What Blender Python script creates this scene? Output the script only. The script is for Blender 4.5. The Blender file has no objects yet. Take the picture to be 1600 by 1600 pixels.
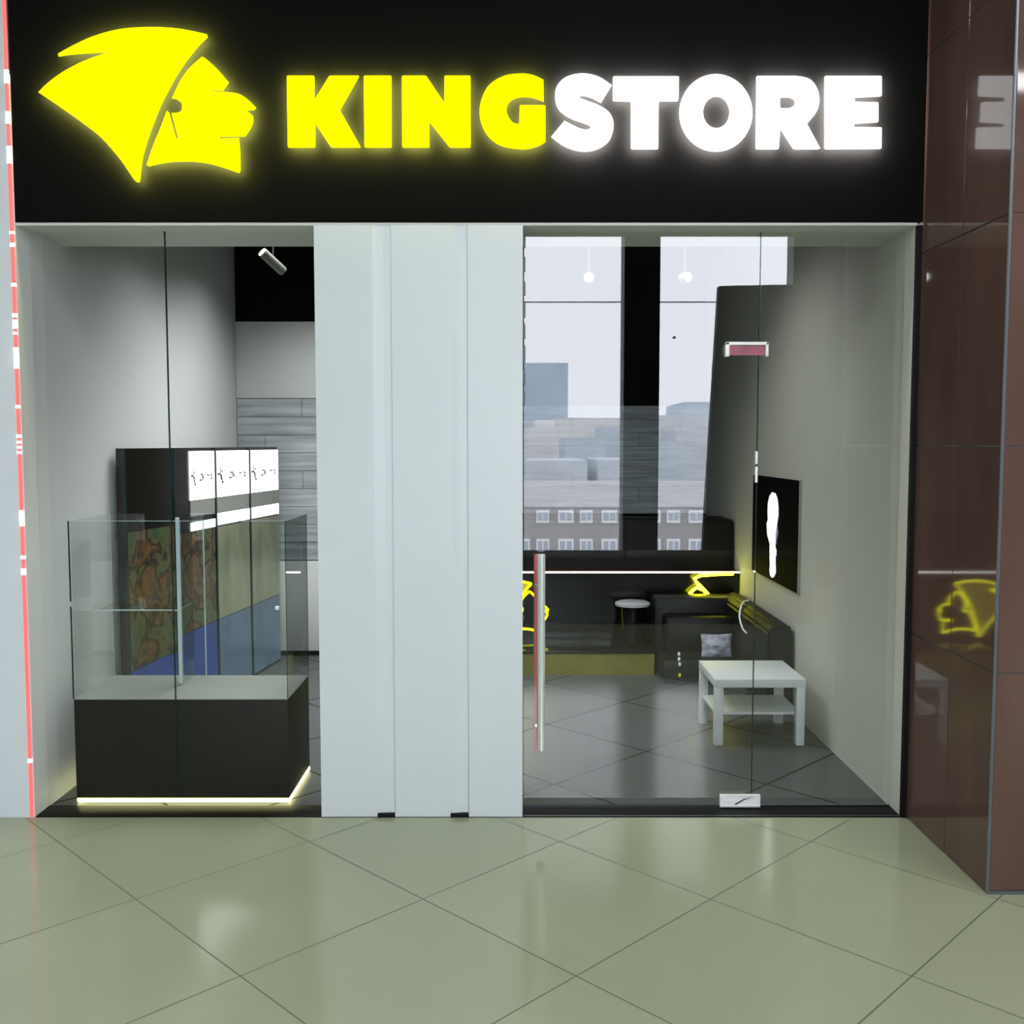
import bpy, bmesh, math, random
from mathutils import Vector, Matrix
random.seed(4)
S = bpy.context.scene
# ------------------------------------------------------------------ camera, world, lights, exposure
CF, CD, CH = 1550.0, 4.155, 1.6
TH = math.atan(107 / CF)
cam = bpy.data.cameras.new('camera'); co = bpy.data.objects.new('camera', cam); S.collection.objects.link(co)
cam.sensor_width = 36; cam.lens = 36 * CF / 1600; cam.clip_start = .05; cam.clip_end = 2000
co.location = (0, -CD, CH); co.rotation_euler = (math.pi / 2 - TH, 0, 0)
S.camera = co
S.cycles.transparent_max_bounces = 40
S.view_settings.view_transform = 'Standard'; S.view_settings.look = 'None'
S.view_settings.gamma = 1; S.view_settings.use_curve_mapping = False
S.view_settings.exposure = 0.0
W = bpy.data.worlds.new('overcast_sky'); S.world = W; W.use_nodes = True
bg = W.node_tree.nodes['Background']; bg.inputs[0].default_value = (.88, .92, 1.0, 1); bg.inputs[1].default_value = 9.6

def area(name, loc, rot, sx, sy, power, col=(1, 1, 1), spread=180):
    l = bpy.data.lights.new(name, 'AREA'); l.shape = 'RECTANGLE'; l.size = sx; l.size_y = sy; l.energy = power; l.color = col
    l.spread = math.radians(spread)
    o = bpy.data.objects.new(name, l); S.collection.objects.link(o); o.location = loc; o.rotation_euler = rot
    return o
def spot(name, loc, target, power, deg, blend, col=(1, 1, 1), size=.05):
    l = bpy.data.lights.new(name, 'SPOT'); l.energy = power; l.spot_size = math.radians(deg); l.spot_blend = blend; l.color = col; l.shadow_soft_size = size
    o = bpy.data.objects.new(name, l); S.collection.objects.link(o); o.location = loc
    o.rotation_euler = (Vector(target) - Vector(loc)).to_track_quat('-Z', 'Y').to_euler()
    return o
# mall hall ceiling luminaires (their light), shop ceiling lamps (their light) and one added light
HALL = [(-3.4, -2.9, 27), (.2, -2.9, 34), (3.8, -2.9, 58), (-3.4, -4.7, 20), (.2, -4.7, 31), (3.8, -4.7, 60)]
for x, y, pw_ in HALL:
    area('hall_lamp_light', (x, y, 4.22), (0, 0, 0), 2.4, .35, pw_, (.98, .985, 1))
area('shop_light', (-1.15, 2.35, 2.98), (0, 0, 0), .9, .6, 18, (.98, 1, .99), 118)  # extra light added to brighten the back of the shop
area('shop_light', (-.95, 1.55, 2.98), (0, 0, 0), 1.2, .9, 34, (.98, 1, .99), 112)
area('shop_light', (.55, 1.5, 2.98), (0, 0, 0), 1.2, .9, 17, (.98, 1, .97), 125)

# ------------------------------------------------------------------ helpers
def srgb(r, g, b):
    f = lambda v: (v / 255 / 12.92) if v / 255 <= .04045 else ((v / 255 + .055) / 1.055) ** 2.4
    return (f(r), f(g), f(b), 1)
def P(px, py, Y):
    u = (px - 800) / CF; v = (800 - py) / CF; c, s = math.cos(TH), math.sin(TH)
    d = (u, c + v * s, -s + v * c); t = (Y + CD) / d[1]
    return (t * d[0], CH + t * d[2])
def mat(name, col, rough=.5, metal=0, emit=None, es=0, spec=.5, bump=None, var=None, coat=0):
    m = bpy.data.materials.new(name); m.use_nodes = True; nt = m.node_tree; b = nt.nodes['Principled BSDF']
    b.inputs['Base Color'].default_value = col; b.inputs['Roughness'].default_value = rough; b.inputs['Metallic'].default_value = metal
    b.inputs['Specular IOR Level'].default_value = spec; b.inputs['Coat Weight'].default_value = coat
    if emit: b.inputs['Emission Color'].default_value = emit; b.inputs['Emission Strength'].default_value = es
    tc = nt.nodes.new('ShaderNodeTexCoord')
    if var:
        sc, amt = var[0], var[1]; stretch = var[2] if len(var) > 2 else (1, 1, 1)
        mp = nt.nodes.new('ShaderNodeMapping'); mp.inputs['Scale'].default_value = stretch
        n = nt.nodes.new('ShaderNodeTexNoise'); n.inputs['Scale'].default_value = sc; n.inputs['Detail'].default_value = 5
        nt.links.new(tc.outputs['Object'], mp.inputs[0]); nt.links.new(mp.outputs[0], n.inputs[0])
        r = nt.nodes.new('ShaderNodeValToRGB'); r.color_ramp.elements[0].position = .3; r.color_ramp.elements[1].position = .7
        r.color_ramp.elements[0].color = tuple(min(1, v * (1 - amt)) for v in col[:3]) + (1,)
        r.color_ramp.elements[1].color = tuple(min(1, v * (1 + amt)) for v in col[:3]) + (1,)
        nt.links.new(n.outputs[0], r.inputs[0]); nt.links.new(r.outputs[0], b.inputs['Base Color'])
    if bump:
        n2 = nt.nodes.new('ShaderNodeTexNoise'); n2.inputs['Scale'].default_value = bump[0]
        bp = nt.nodes.new('ShaderNodeBump'); bp.inputs['Strength'].default_value = bump[1]; bp.inputs['Distance'].default_value = .01
        nt.links.new(tc.outputs['Object'], n2.inputs[0]); nt.links.new(n2.outputs[0], bp.inputs['Height']); nt.links.new(bp.outputs[0], b.inputs['Normal'])
    return m
def glass(name, k=3.0, tint=(1, 1, 1, 1), rough=0.0):
    m = bpy.data.materials.new(name); m.use_nodes = True; nt = m.node_tree; nt.nodes.clear()
    o = nt.nodes.new('ShaderNodeOutputMaterial'); mx = nt.nodes.new('ShaderNodeMixShader')
    t = nt.nodes.new('ShaderNodeBsdfTransparent'); g = nt.nodes.new('ShaderNodeBsdfGlossy'); fr = nt.nodes.new('ShaderNodeFresnel')
    fr.inputs[0].default_value = 1.5; t.inputs[0].default_value = tint; g.inputs['Roughness'].default_value = rough
    mu = nt.nodes.new('ShaderNodeMath'); mu.operation = 'MULTIPLY'; mu.inputs[1].default_value = k; mu.use_clamp = True
    ge = nt.nodes.new('ShaderNodeNewGeometry'); iv = nt.nodes.new('ShaderNodeMath'); iv.operation = 'SUBTRACT'; iv.inputs[0].default_value = 1
    m2 = nt.nodes.new('ShaderNodeMath'); m2.operation = 'MULTIPLY'
    nt.links.new(ge.outputs['Backfacing'], iv.inputs[1]); nt.links.new(fr.outputs[0], mu.inputs[0])
    nt.links.new(mu.outputs[0], m2.inputs[0]); nt.links.new(iv.outputs[0], m2.inputs[1]); nt.links.new(m2.outputs[0], mx.inputs[0])
    nt.links.new(t.outputs[0], mx.inputs[1]); nt.links.new(g.outputs[0], mx.inputs[2]); nt.links.new(mx.outputs[0], o.inputs[0])
    return m
def tiles(name, col, grout, x0, y0, per, gw, rough, var=.06, spec=.5):
    m = mat(name, col, rough, spec=spec); nt = m.node_tree; N = nt.nodes; L = nt.links; b = N['Principled BSDF']
    g = N.new('ShaderNodeNewGeometry'); sp = N.new('ShaderNodeSeparateXYZ'); L.new(g.outputs['Position'], sp.inputs[0])
    def M(op, a, bb, clamp=False):
        n = N.new('ShaderNodeMath'); n.operation = op; n.use_clamp = clamp
        for i, q in enumerate((a, bb)):
            if q is None: continue
            if isinstance(q, (int, float)): n.inputs[i].default_value = q
            else: L.new(q, n.inputs[i])
        return n.outputs[0]
    x = M('SUBTRACT', sp.outputs[0], x0); y = M('SUBTRACT', sp.outputs[1], y0)
    ds = []; fl = []
    for op in ('ADD', 'SUBTRACT'):
        u = M('DIVIDE', M(op, x, y), per); u = M('ADD', u, 100.0)
        fr = M('FRACT', u, None); fl.append(M('FLOOR', u, None))
        ds.append(M('SUBTRACT', .5, M('ABSOLUTE', M('SUBTRACT', fr, .5), None)))
    dmin = M('MINIMUM', ds[0], ds[1]); line = M('LESS_THAN', dmin, gw / per)
    wn = N.new('ShaderNodeTexWhiteNoise'); wn.noise_dimensions = '2D'; cb = N.new('ShaderNodeCombineXYZ')
    L.new(fl[0], cb.inputs[0]); L.new(fl[1], cb.inputs[1]); L.new(cb.outputs[0], wn.inputs['Vector'])
    no = N.new('ShaderNodeTexNoise'); no.inputs['Scale'].default_value = 2.2; L.new(g.outputs['Position'], no.inputs[0])
    v = M('ADD', M('MULTIPLY', M('SUBTRACT', wn.outputs[0], .5), var), M('MULTIPLY', M('SUBTRACT', no.outputs[0], .5), var * 2)); v = M('ADD', v, 1.0)
    hs = N.new('ShaderNodeHueSaturation'); hs.inputs['Color'].default_value = col; L.new(v, hs.inputs['Value'])
    mx = N.new('ShaderNodeMix'); mx.data_type = 'RGBA'; L.new(line, mx.inputs[0]); L.new(hs.outputs[0], mx.inputs[6]); mx.inputs[7].default_value = grout
    L.new(mx.outputs[2], b.inputs['Base Color'])
    rr = M('ADD', rough, M('MULTIPLY', line, .4)); L.new(rr, b.inputs['Roughness'])
    bp = N.new('ShaderNodeBump'); bp.inputs['Strength'].default_value = .4; bp.inputs['Distance'].default_value = .002
    L.new(M('SUBTRACT', 1.0, line), bp.inputs['Height']); L.new(bp.outputs[0], b.inputs['Normal'])
    return m

def prop(o, label=None, cat=None, group=None, kind=None):
    if label: o['label'] = label
    if cat: o['category'] = cat
    if group: o['group'] = group
    if kind: o['kind'] = kind
    return o
def link(name, me, m, parent=None):
    o = bpy.data.objects.new(name, me); S.collection.objects.link(o)
    for k in (m if isinstance(m, (list, tuple)) else [m]):
        me.materials.append(k)
    if parent:
        org = Vector((0, 0, 0)); q = parent
        while q: org += q.location; q = q.parent
        me.transform(Matrix.Translation(-org)); o.parent = parent
    return o
def thing(name, loc, label, cat, group=None):
    o = bpy.data.objects.new(name, None); S.collection.objects.link(o); o.location = loc; o.empty_display_size = .1
    return prop(o, label, cat, group)
def addbox(bm, x0, x1, y0, y1, z0, z1, bev=0, mi=0):
    r = bmesh.ops.create_cube(bm, size=1); vs = r['verts']
    for v in vs:
        v.co = Vector(((x0 + x1) / 2 + v.co.x * (x1 - x0), (y0 + y1) / 2 + v.co.y * (y1 - y0), (z0 + z1) / 2 + v.co.z * (z1 - z0)))
    fs = set(f for v in vs for f in v.link_faces)
    for f in fs: f.material_index = mi
    if bev:
        es = list(set(e for v in vs for e in v.link_edges))
        bmesh.ops.bevel(bm, geom=es, offset=bev, segments=2, affect='EDGES', profile=.5, material=mi)
def mk(name, fn, m, parent=None, smooth=False):
    bm = bmesh.new(); fn(bm); bmesh.ops.recalc_face_normals(bm, faces=bm.faces[:])
    me = bpy.data.meshes.new(name); bm.to_mesh(me); bm.free()
    if smooth:
        for p in me.polygons: p.use_smooth = True
        me.set_sharp_from_angle(angle=math.radians(35))
    return link(name, me, m, parent)
def box(name, x0, x1, y0, y1, z0, z1, m, parent=None, bev=0):
    return mk(name, lambda bm: addbox(bm, x0, x1, y0, y1, z0, z1, bev), m, parent, smooth=bool(bev))
def boxes(name, lst, m, parent=None, bev=0):
    return mk(name, lambda bm: [addbox(bm, *b, bev) for b in lst], m, parent, smooth=bool(bev))
def st(o): o['kind'] = 'structure'; return o
def addprism(bm, pts, y0, y1):
    """closed polygon in x,z pushed from y0 to y1"""
    a = [bm.verts.new((p[0], y0, p[1])) for p in pts]; b = [bm.verts.new((p[0], y1, p[1])) for p in pts]
    bm.faces.new(a); bm.faces.new(b[::-1])
    for i in range(len(pts)):
        j = (i + 1) % len(pts); bm.faces.new((a[i], b[i], b[j], a[j]))
def tubemesh(bm, pts, r, seg=10, closed=False):
    pts = [Vector(p) for p in pts]; rings = []; n = len(pts); up = Vector((.13, .21, .97)).normalized()
    rr = r if isinstance(r, (list, tuple)) else [r] * n
    for i, p in enumerate(pts):
        if closed: t = (pts[(i + 1) % n] - pts[i - 1])
        else: t = pts[min(i + 1, n - 1)] - pts[max(i - 1, 0)]
        t.normalize(); a = t.cross(up)
        if a.length < .05: a = t.cross(Vector((1, 0, 0)))
        a.normalize(); b = t.cross(a)
        rings.append([bm.verts.new(p + (a * math.cos(k * 2 * math.pi / seg) + b * math.sin(k * 2 * math.pi / seg)) * rr[i]) for k in range(seg)])
    for i in range(n if closed else n - 1):
        A, B = rings[i], rings[(i + 1) % n]
        for k in range(seg): bm.faces.new((A[k], A[(k + 1) % seg], B[(k + 1) % seg], B[k]))
    if not closed: bm.faces.new(rings[0][::-1]); bm.faces.new(rings[-1])
def tube(name, pts, r, m, parent=None, seg=12, closed=False):
    return mk(name, lambda bm: tubemesh(bm, pts, r, seg, closed), m, parent, True)
def lathe(name, prof, cx, cy, m, parent=None, seg=32):
    def fn(bm):
        rings = []
        for r, z in prof:
            rings.append([bm.verts.new((cx + r * math.cos(k * 2 * math.pi / seg), cy + r * math.sin(k * 2 * math.pi / seg), z)) for k in range(seg)])
        for A, B in zip(rings, rings[1:]):
            for k in range(seg): bm.faces.new((A[k], A[(k + 1) % seg], B[(k + 1) % seg], B[k]))
        bm.faces.new(rings[0][::-1]); bm.faces.new(rings[-1])
    return mk(name, fn, m, parent, True)

# ------------------------------------------------------------------ materials
M_white = mat('white_painted_metal', srgb(208, 216, 218), .38, var=(1.5, .02))
M_wallp = mat('white_wall_panel', srgb(212, 220, 224), .55, var=(1.2, .02))
M_inl = mat('shop_wall_paint_left', srgb(205, 208, 206), .5, var=(1.0, .03))
M_inr = mat('shop_wall_paint_right', srgb(196, 196, 186), .6, var=(1.0, .03))
M_soff = mat('soffit_paint', srgb(200, 204, 196), .6)
M_black = mat('fascia_black', (.0048, .0048, .0046, 1), .65, spec=.03)
M_blk = mat('matt_black', srgb(13, 13, 12), .55, spec=.2)
M_void = mat('black_ceiling_paint', srgb(12, 12, 12), .9, spec=.1)
M_gbl = mat('gloss_black', srgb(9, 9, 10), .15, spec=.35)
M_cloth = mat('black_leather', srgb(8, 8, 9), .45, spec=.3, bump=(40, .15))
M_floor = tiles('porcelain_tiles', srgb(156, 161, 133), srgb(92, 98, 84), .193, -.259, 1.0115, .0035, .13, .05)
M_floor2 = tiles('dark_tiles', srgb(72, 76, 76), srgb(12, 13, 15), .2, 1.415, 1.0, .009, .35, .2, .3)
M_sill = mat('black_threshold', srgb(5, 5, 6), .5, spec=.15)
M_alu = mat('aluminium_trim', srgb(150, 156, 160), .3, 1)
M_chrome = mat('polished_steel', srgb(225, 228, 226), .16, 1)
M_satin = mat('satin_white_metal', srgb(240, 242, 242), .3, .0)
M_coral = mat('coral_reflection_tint', srgb(225, 120, 118), .4)  # coral colour stands in for a red reflection on the handle
M_marble = mat('brown_stone', srgb(95, 72, 65), .05, var=(3.2, .2, (1, 1, .35)))
M_joint = mat('grey_metal_joint', srgb(120, 124, 132), .35, .6)
M_glass = glass('storefront_glass', 2.75, (.97, .985, .975, 1))
M_glassl = glass('display_window_glass', 1.4, (.985, .99, .985, 1))
M_case = glass('display_case_glass', 1.8, (.975, .99, .985, 1))
M_edge = mat('green_glass_edge', srgb(18, 42, 42), .2)
M_edgel = mat('bright_glass_edge', srgb(190, 208, 212), .2)
M_tablew = mat('white_lacquer', srgb(204, 209, 211), .4)
M_grey = mat('grey_laminate', srgb(140, 142, 137), .45)
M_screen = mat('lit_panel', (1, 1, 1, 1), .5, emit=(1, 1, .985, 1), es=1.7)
M_led = mat('warm_led', (1, 1, .8, 1), .5, emit=(1, .96, .42, 1), es=5)
M_ledw = mat('white_led', (1, 1, 1, 1), .5, emit=(1, .97, .9, 1), es=3.0)
M_neon = mat('yellow_neon', (1, 1, 0, 1), .5, emit=(1, .93, .0, 1), es=3.4)
M_neons = mat('strong_yellow_tube', (1, 1, 0, 1), .5, emit=(1, .93, .02, 1), es=15)
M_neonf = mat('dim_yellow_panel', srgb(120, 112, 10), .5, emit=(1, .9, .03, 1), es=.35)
M_red = mat('red_led', (1, .1, .1, 1), .5, emit=(1, .16, .16, 1), es=.8)
M_redw = mat('bare_led_section', (1, 1, 1, 1), .5, emit=(1, .93, .85, 1), es=1.3)
M_yel = mat('yellow_letter_face', (.8, .8, 0, 1), .6, spec=0, emit=(1, 1, 0, 1), es=1.25)
M_yelb = mat('yellow_letter_back', (1, 1, 0, 1), .4, emit=(1, .98, .2, 1), es=75)
M_wht = mat('white_letter_face', (1, 1, 1, 1), .4, emit=(1, .985, .99, 1), es=1.2)
M_whtb = mat('white_letter_back', (1, 1, 1, 1), .4, emit=(1, .93, .9, 1), es=75)
def wood_mat(name, c1, c2):
    m = mat(name, c1, .5); nt = m.node_tree; N = nt.nodes; L = nt.links; b = N['Principled BSDF']
    tc = N.new('ShaderNodeTexCoord'); mp = N.new('ShaderNodeMapping'); mp.inputs['Scale'].default_value = (.7, 1, 9)
    n = N.new('ShaderNodeTexNoise'); n.inputs['Scale'].default_value = 2.5; n.inputs['Detail'].default_value = 8
    L.new(tc.outputs['Object'], mp.inputs[0]); L.new(mp.outputs[0], n.inputs[0])
    r = N.new('ShaderNodeValToRGB'); r.color_ramp.elements[0].color = c1; r.color_ramp.elements[1].color = c2
    r.color_ramp.elements[0].position = .35; r.color_ramp.elements[1].position = .65; L.new(n.outputs[0], r.inputs[0]); L.new(r.outputs[0], b.inputs['Base Color'])
    return m
M_wood = wood_mat('grey_washed_wood', srgb(132, 138, 141), srgb(172, 179, 182))
def mural_mat():
    m = mat('colour_print', (.1, .1, .05, 1), .25); nt = m.node_tree; N = nt.nodes; L = nt.links; b = N['Principled BSDF']
    tc = N.new('ShaderNodeTexCoord'); n = N.new('ShaderNodeTexNoise'); n.inputs['Scale'].default_value = 4.5; n.inputs['Detail'].default_value = 4; n.inputs['Distortion'].default_value = .5
    L.new(tc.outputs['Object'], n.inputs[0]); r = N.new('ShaderNodeValToRGB'); cr = r.color_ramp
    cols = [(.2, (34, 58, 42)), (.36, (56, 80, 52)), (.44, (92, 90, 58)), (.5, (46, 38, 30)), (.56, (112, 80, 46)), (.63, (70, 58, 44)), (.72, (50, 80, 90)), (.8, (96, 112, 80))]
    cr.elements[0].position = cols[0][0]; cr.elements[0].color = srgb(*cols[0][1]); cr.elements[1].position = cols[-1][0]; cr.elements[1].color = srgb(*cols[-1][1])
    for p, c in cols[1:-1]:
        e = cr.elements.new(p); e.color = srgb(*c)
    L.new(n.outputs[0], r.inputs[0]); L.new(r.outputs[0], b.inputs['Base Color']); return m
M_mural = mural_mat()
M_blue = mat('blue_print_band', srgb(48, 76, 160), .25, var=(3, .3))
M_olive = mat('olive_grey_print', srgb(150, 152, 126), .25, var=(3, .35, (1, 1, .5)))
M_bluegrey = mat('blue_grey_print', srgb(100, 124, 156), .25, var=(3, .2))
M_brownish = mat('dark_cabinet_glass', srgb(30, 26, 22), .15)

# ------------------------------------------------------------------ setting: hall
XL, XR, XP = -2.045, 1.668, 1.69
TOP = 2.496; BACK = 3.26; BK2 = 4.35
st(box('floor', -7, 7, -8.6, .0, -.12, 0, M_floor))
st(box('floor_shop', XL, XR + .02, .135, BK2, -.12, 0, M_floor2))
st(box('ceiling', -7, 7, -8.6, .0, 4.3, 4.4, M_wallp))
st(box('wall_left_hall', -7.1, -7, -8.6, .0, 0, 4.3, M_wallp))
st(box('wall_right_hall', 7, 7.1, -8.6, .0, 0, 4.3, M_wallp))
st(box('wall_front_left', -7, XL - .022, 0, .12, 0, 4.3, M_wallp))
st(box('wall_front_right', 3.0, 7, 0, .12, 0, 4.3, M_wallp))
st(box('wall_fascia', XL, XP + .06, .0, .42, TOP + .012, 4.3, M_black))
st(box('trim_soffit', XL, XR, .003, .44, TOP, TOP + .012, M_soff))
st(box('trim_threshold', XL, XP, 0, .135, -.02, .004, M_sill, bev=.001))
box_t = st(boxes('trim_threshold_edge', [(.05, XR, .128, .137, .004, .008), (.05, XR, .006, .010, .004, .006)], M_alu))
# shop shell
st(box('wall_left', XL - .022, XL, .0, BACK + .1, 0, 3.1, M_inl))
st(box('wall_right', XR, XP, .02, BK2 + .1, 0, 3.1, M_inr))
st(box('trim_right_jamb', XR + .001, XP + .015, -.004, .02, 0, TOP, M_blk))
st(box('ceiling_shop', XL - .022, XP, .42, BK2 + .1, 3.1, 3.2, M_void))
def wz(y): return P(500, y, BACK)[1]
zb, zw, zp = wz(1020), wz(623), wz(503)
def backwall(bm):
    addbox(bm, XL, P(690, 600, 3.2)[0], BACK, BACK + .1, 0, 3.1); addbox(bm, XL, XR, BK2, BK2 + .1, 0, 3.1)
st(mk('wall_back', backwall, M_void))
xm = P(660, 600, BACK)[0]
def planks(bm, x0, x1, z0, z1, y, n, joints):
    h = (z1 - z0) / n
    for i in range(n):
        cuts = [x0] + sorted(x0 + (x1 - x0) * q for q in joints[i % len(joints)]) + [x1]
        for a, b in zip(cuts, cuts[1:]):
            addbox(bm, a + .0015, b - .0015, y, y + .014, z0 + i * h + .0015, z0 + (i + 1) * h - .0015, .0015)
# left run of the rear wall: planks, plain upper panel, plain lower panel
st(mk('trim_wood_cladding', lambda bm: planks(bm, XL + .002, xm, wz(875), zw, BACK - .016, 9, [(.35,), (.7,), (.15, .8), (.55,)]), M_wood))
st(box('trim_upper_panel', XL + .002, xm, BACK - .02, BACK - .001, zw + .003, zp, M_inl, bev=.002))
st(box('trim_lower_panel', XL + .002, xm, BACK - .018, BACK - .001, .04, wz(876), M_inl, bev=.002))
st(mk('trim_wood_cladding_right', lambda bm: planks(bm, xm + .01, XR, 1.0, P(900, 634, BK2)[1], BK2 - .016, 8, [(.3,), (.75,), (.5, .9), (.12,)]), M_wood))
# shop partition behind the white column
st(box('wall_partition', P(650, 600, 3.2)[0], P(700, 600, 3.2)[0], 2.9, BK2 - .02, 0, 3.1, M_blk))

# ------------------------------------------------------------------ white shutter column
def zz(px, y=.0): return P(px, 352, 0)[0]
col = thing('shutter_column', ((zz(490) + zz(817)) / 2, .1, 0), 'white metal roller shutter column between the display window and the glass door', 'column')
def colpart(name, prof, ymax=.4):
    def fn(bm):
        pts = prof + [(prof[-1][0], ymax), (prof[0][0], ymax)]
        a = [bm.verts.new((p[0], p[1], .0)) for p in pts]; b = [bm.verts.new((p[0], p[1], TOP)) for p in pts]
        bm.faces.new(a); bm.faces.new(b[::-1])
        for i in range(len(pts)):
            j = (i + 1) % len(pts); bm.faces.new((a[i], b[i], b[j], a[j]))
    return mk(name, fn, M_white, col)
X = zz
colpart('panel', [(X(490), .0), (X(581), .0), (X(588), .003), (X(598), .006), (X(609.6), .007)])
colpart('panel', [(X(610.2), .0), (X(706), .0), (X(712), .004), (X(716), .006), (X(729.4), .007)])
colpart('panel', [(X(730), .0), (X(817), .0)])
for a, b in ((590, 617), (704, 732)):
    box('rubber_foot', P(a, 1277, 0)[0], P(b, 1277, 0)[0], -.004, .03, 0, .02, M_blk, col, bev=.003)

# ------------------------------------------------------------------ red LED strip at the left of the front
ls = thing('led_strip', (XL - .011, -.004, 0), 'thin red LED strip running up the left edge of the shopfront', 'light strip')
x0, x1 = XL - .019, XL - .005
box('strip', x0, x1, -.008, -.0005, .004, 4.25, M_red, ls, bev=.003)
def zf(y): return P(30, y, 0)[1]
for a, b in ((110, 131), (175, 194), (229, 256), (362, 366), (380, 386), (443, 448), (490, 496), (500, 514), (519, 523), (543, 576), (633, 638), (679, 684), (689, 693), (697, 701), (705, 709), (797, 822), (868, 873), (888, 898), (1185, 1191)):
    box('bare_section', x0 - .001, x1 + .001, -.0095, -.0006, zf(b), zf(a), M_redw, ls)

# ------------------------------------------------------------------ illuminated sign
def spline_from(pts, curved):
    """Catmull-Rom through runs flagged 'c'"""
    out = []; n = len(pts)
    for i in range(n):
        p = pts[i]; q = pts[(i + 1) % n]
        out.append(p[:2])
        if curved and (len(p) > 2 and len(q) > 2):
            a = pts[i - 1] if len(pts[i]) > 2 and pts[i][2] == 'c' else p
            b = pts[(i + 2) % n] if q[2] == 'c' else q
            for k in range(1, 6):
                t = k / 6
                f = lambda A, B, C, Dd: .5 * (2 * B + (C - A) * t + (2 * A - 5 * B + 4 * C - Dd) * t * t + (3 * B - A - 3 * C + Dd) * t ** 3)
                out.append((f(a[0], p[0], q[0], b[0]), f(a[1], p[1], q[1], b[1])))
    return out
def roundc(pts, r):
    out = []; n = len(pts)
    for i in range(n):
        a, p, b = Vector(pts[i - 1]), Vector(pts[i]), Vector(pts[(i + 1) % n])
        u, v = (a - p), (b - p); lu, lv = u.length, v.length
        if lu < 1e-6 or lv < 1e-6: continue
        ang = u.angle(v)
        if ang < 2.6 and min(lu, lv) > 3 * r and ang > .25:
            u, v = u / lu, v / lv
            for k in range(4):
                t = k / 3
                q = (p + u * r) * (1 - t) ** 2 + p * 2 * t * (1 - t) + (p + v * r) * t * t; out.append((q.x, q.y))
        else: out.append((p.x, p.y))
    return out
def solid2d(name, loops, y0, y1, mats, parent, tf, bev=.0):
    """filled outline (with holes) extruded between y0 (front) and y1; front faces material 0, sides 0, back 1"""
    cu = bpy.data.curves.new(name, 'CURVE'); cu.dimensions = '2D'; cu.fill_mode = 'BOTH'; cu.extrude = (y1 - y0) / 2
    for lp in loops:
        s = cu.splines.new('POLY'); q = [tf(*p) for p in lp]; s.points.add(len(q) - 1)
        for pt, (x, z) in zip(s.points, q): pt.co = (x, z, 0, 1)
        s.use_cyclic_u = True
    o = bpy.data.objects.new(name, cu); S.collection.objects.link(o)
    dg = bpy.context.evaluated_depsgraph_get(); me = bpy.data.meshes.new_from_object(o.evaluated_get(dg))
    bpy.data.objects.remove(o)
    me.transform(Matrix(((1, 0, 0, 0), (0, 0, 1, (y0 + y1) / 2), (0, 1, 0, 0), (0, 0, 0, 1))))
    bm = bmesh.new(); bm.from_mesh(me); bmesh.ops.remove_doubles(bm, verts=bm.verts[:], dist=1e-5); bmesh.ops.recalc_face_normals(bm, faces=bm.faces[:])
    me.materials.clear()
    for f in bm.faces:
        cy = f.calc_center_median().y
        f.material_index = 1 if cy > y1 - 1e-4 else 0
    bm.to_mesh(me); bm.free()
    return link(name, me, mats, parent)
SY = -.038
tfs = lambda px, py: P(px, py, SY)
def ell(cx, cy, rx, ry, n=48): return [(cx + rx * math.cos(2 * math.pi * k / n), cy + ry * math.sin(2 * math.pi * k / n)) for k in range(n)]
c = 'c'; e = 'e'
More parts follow.
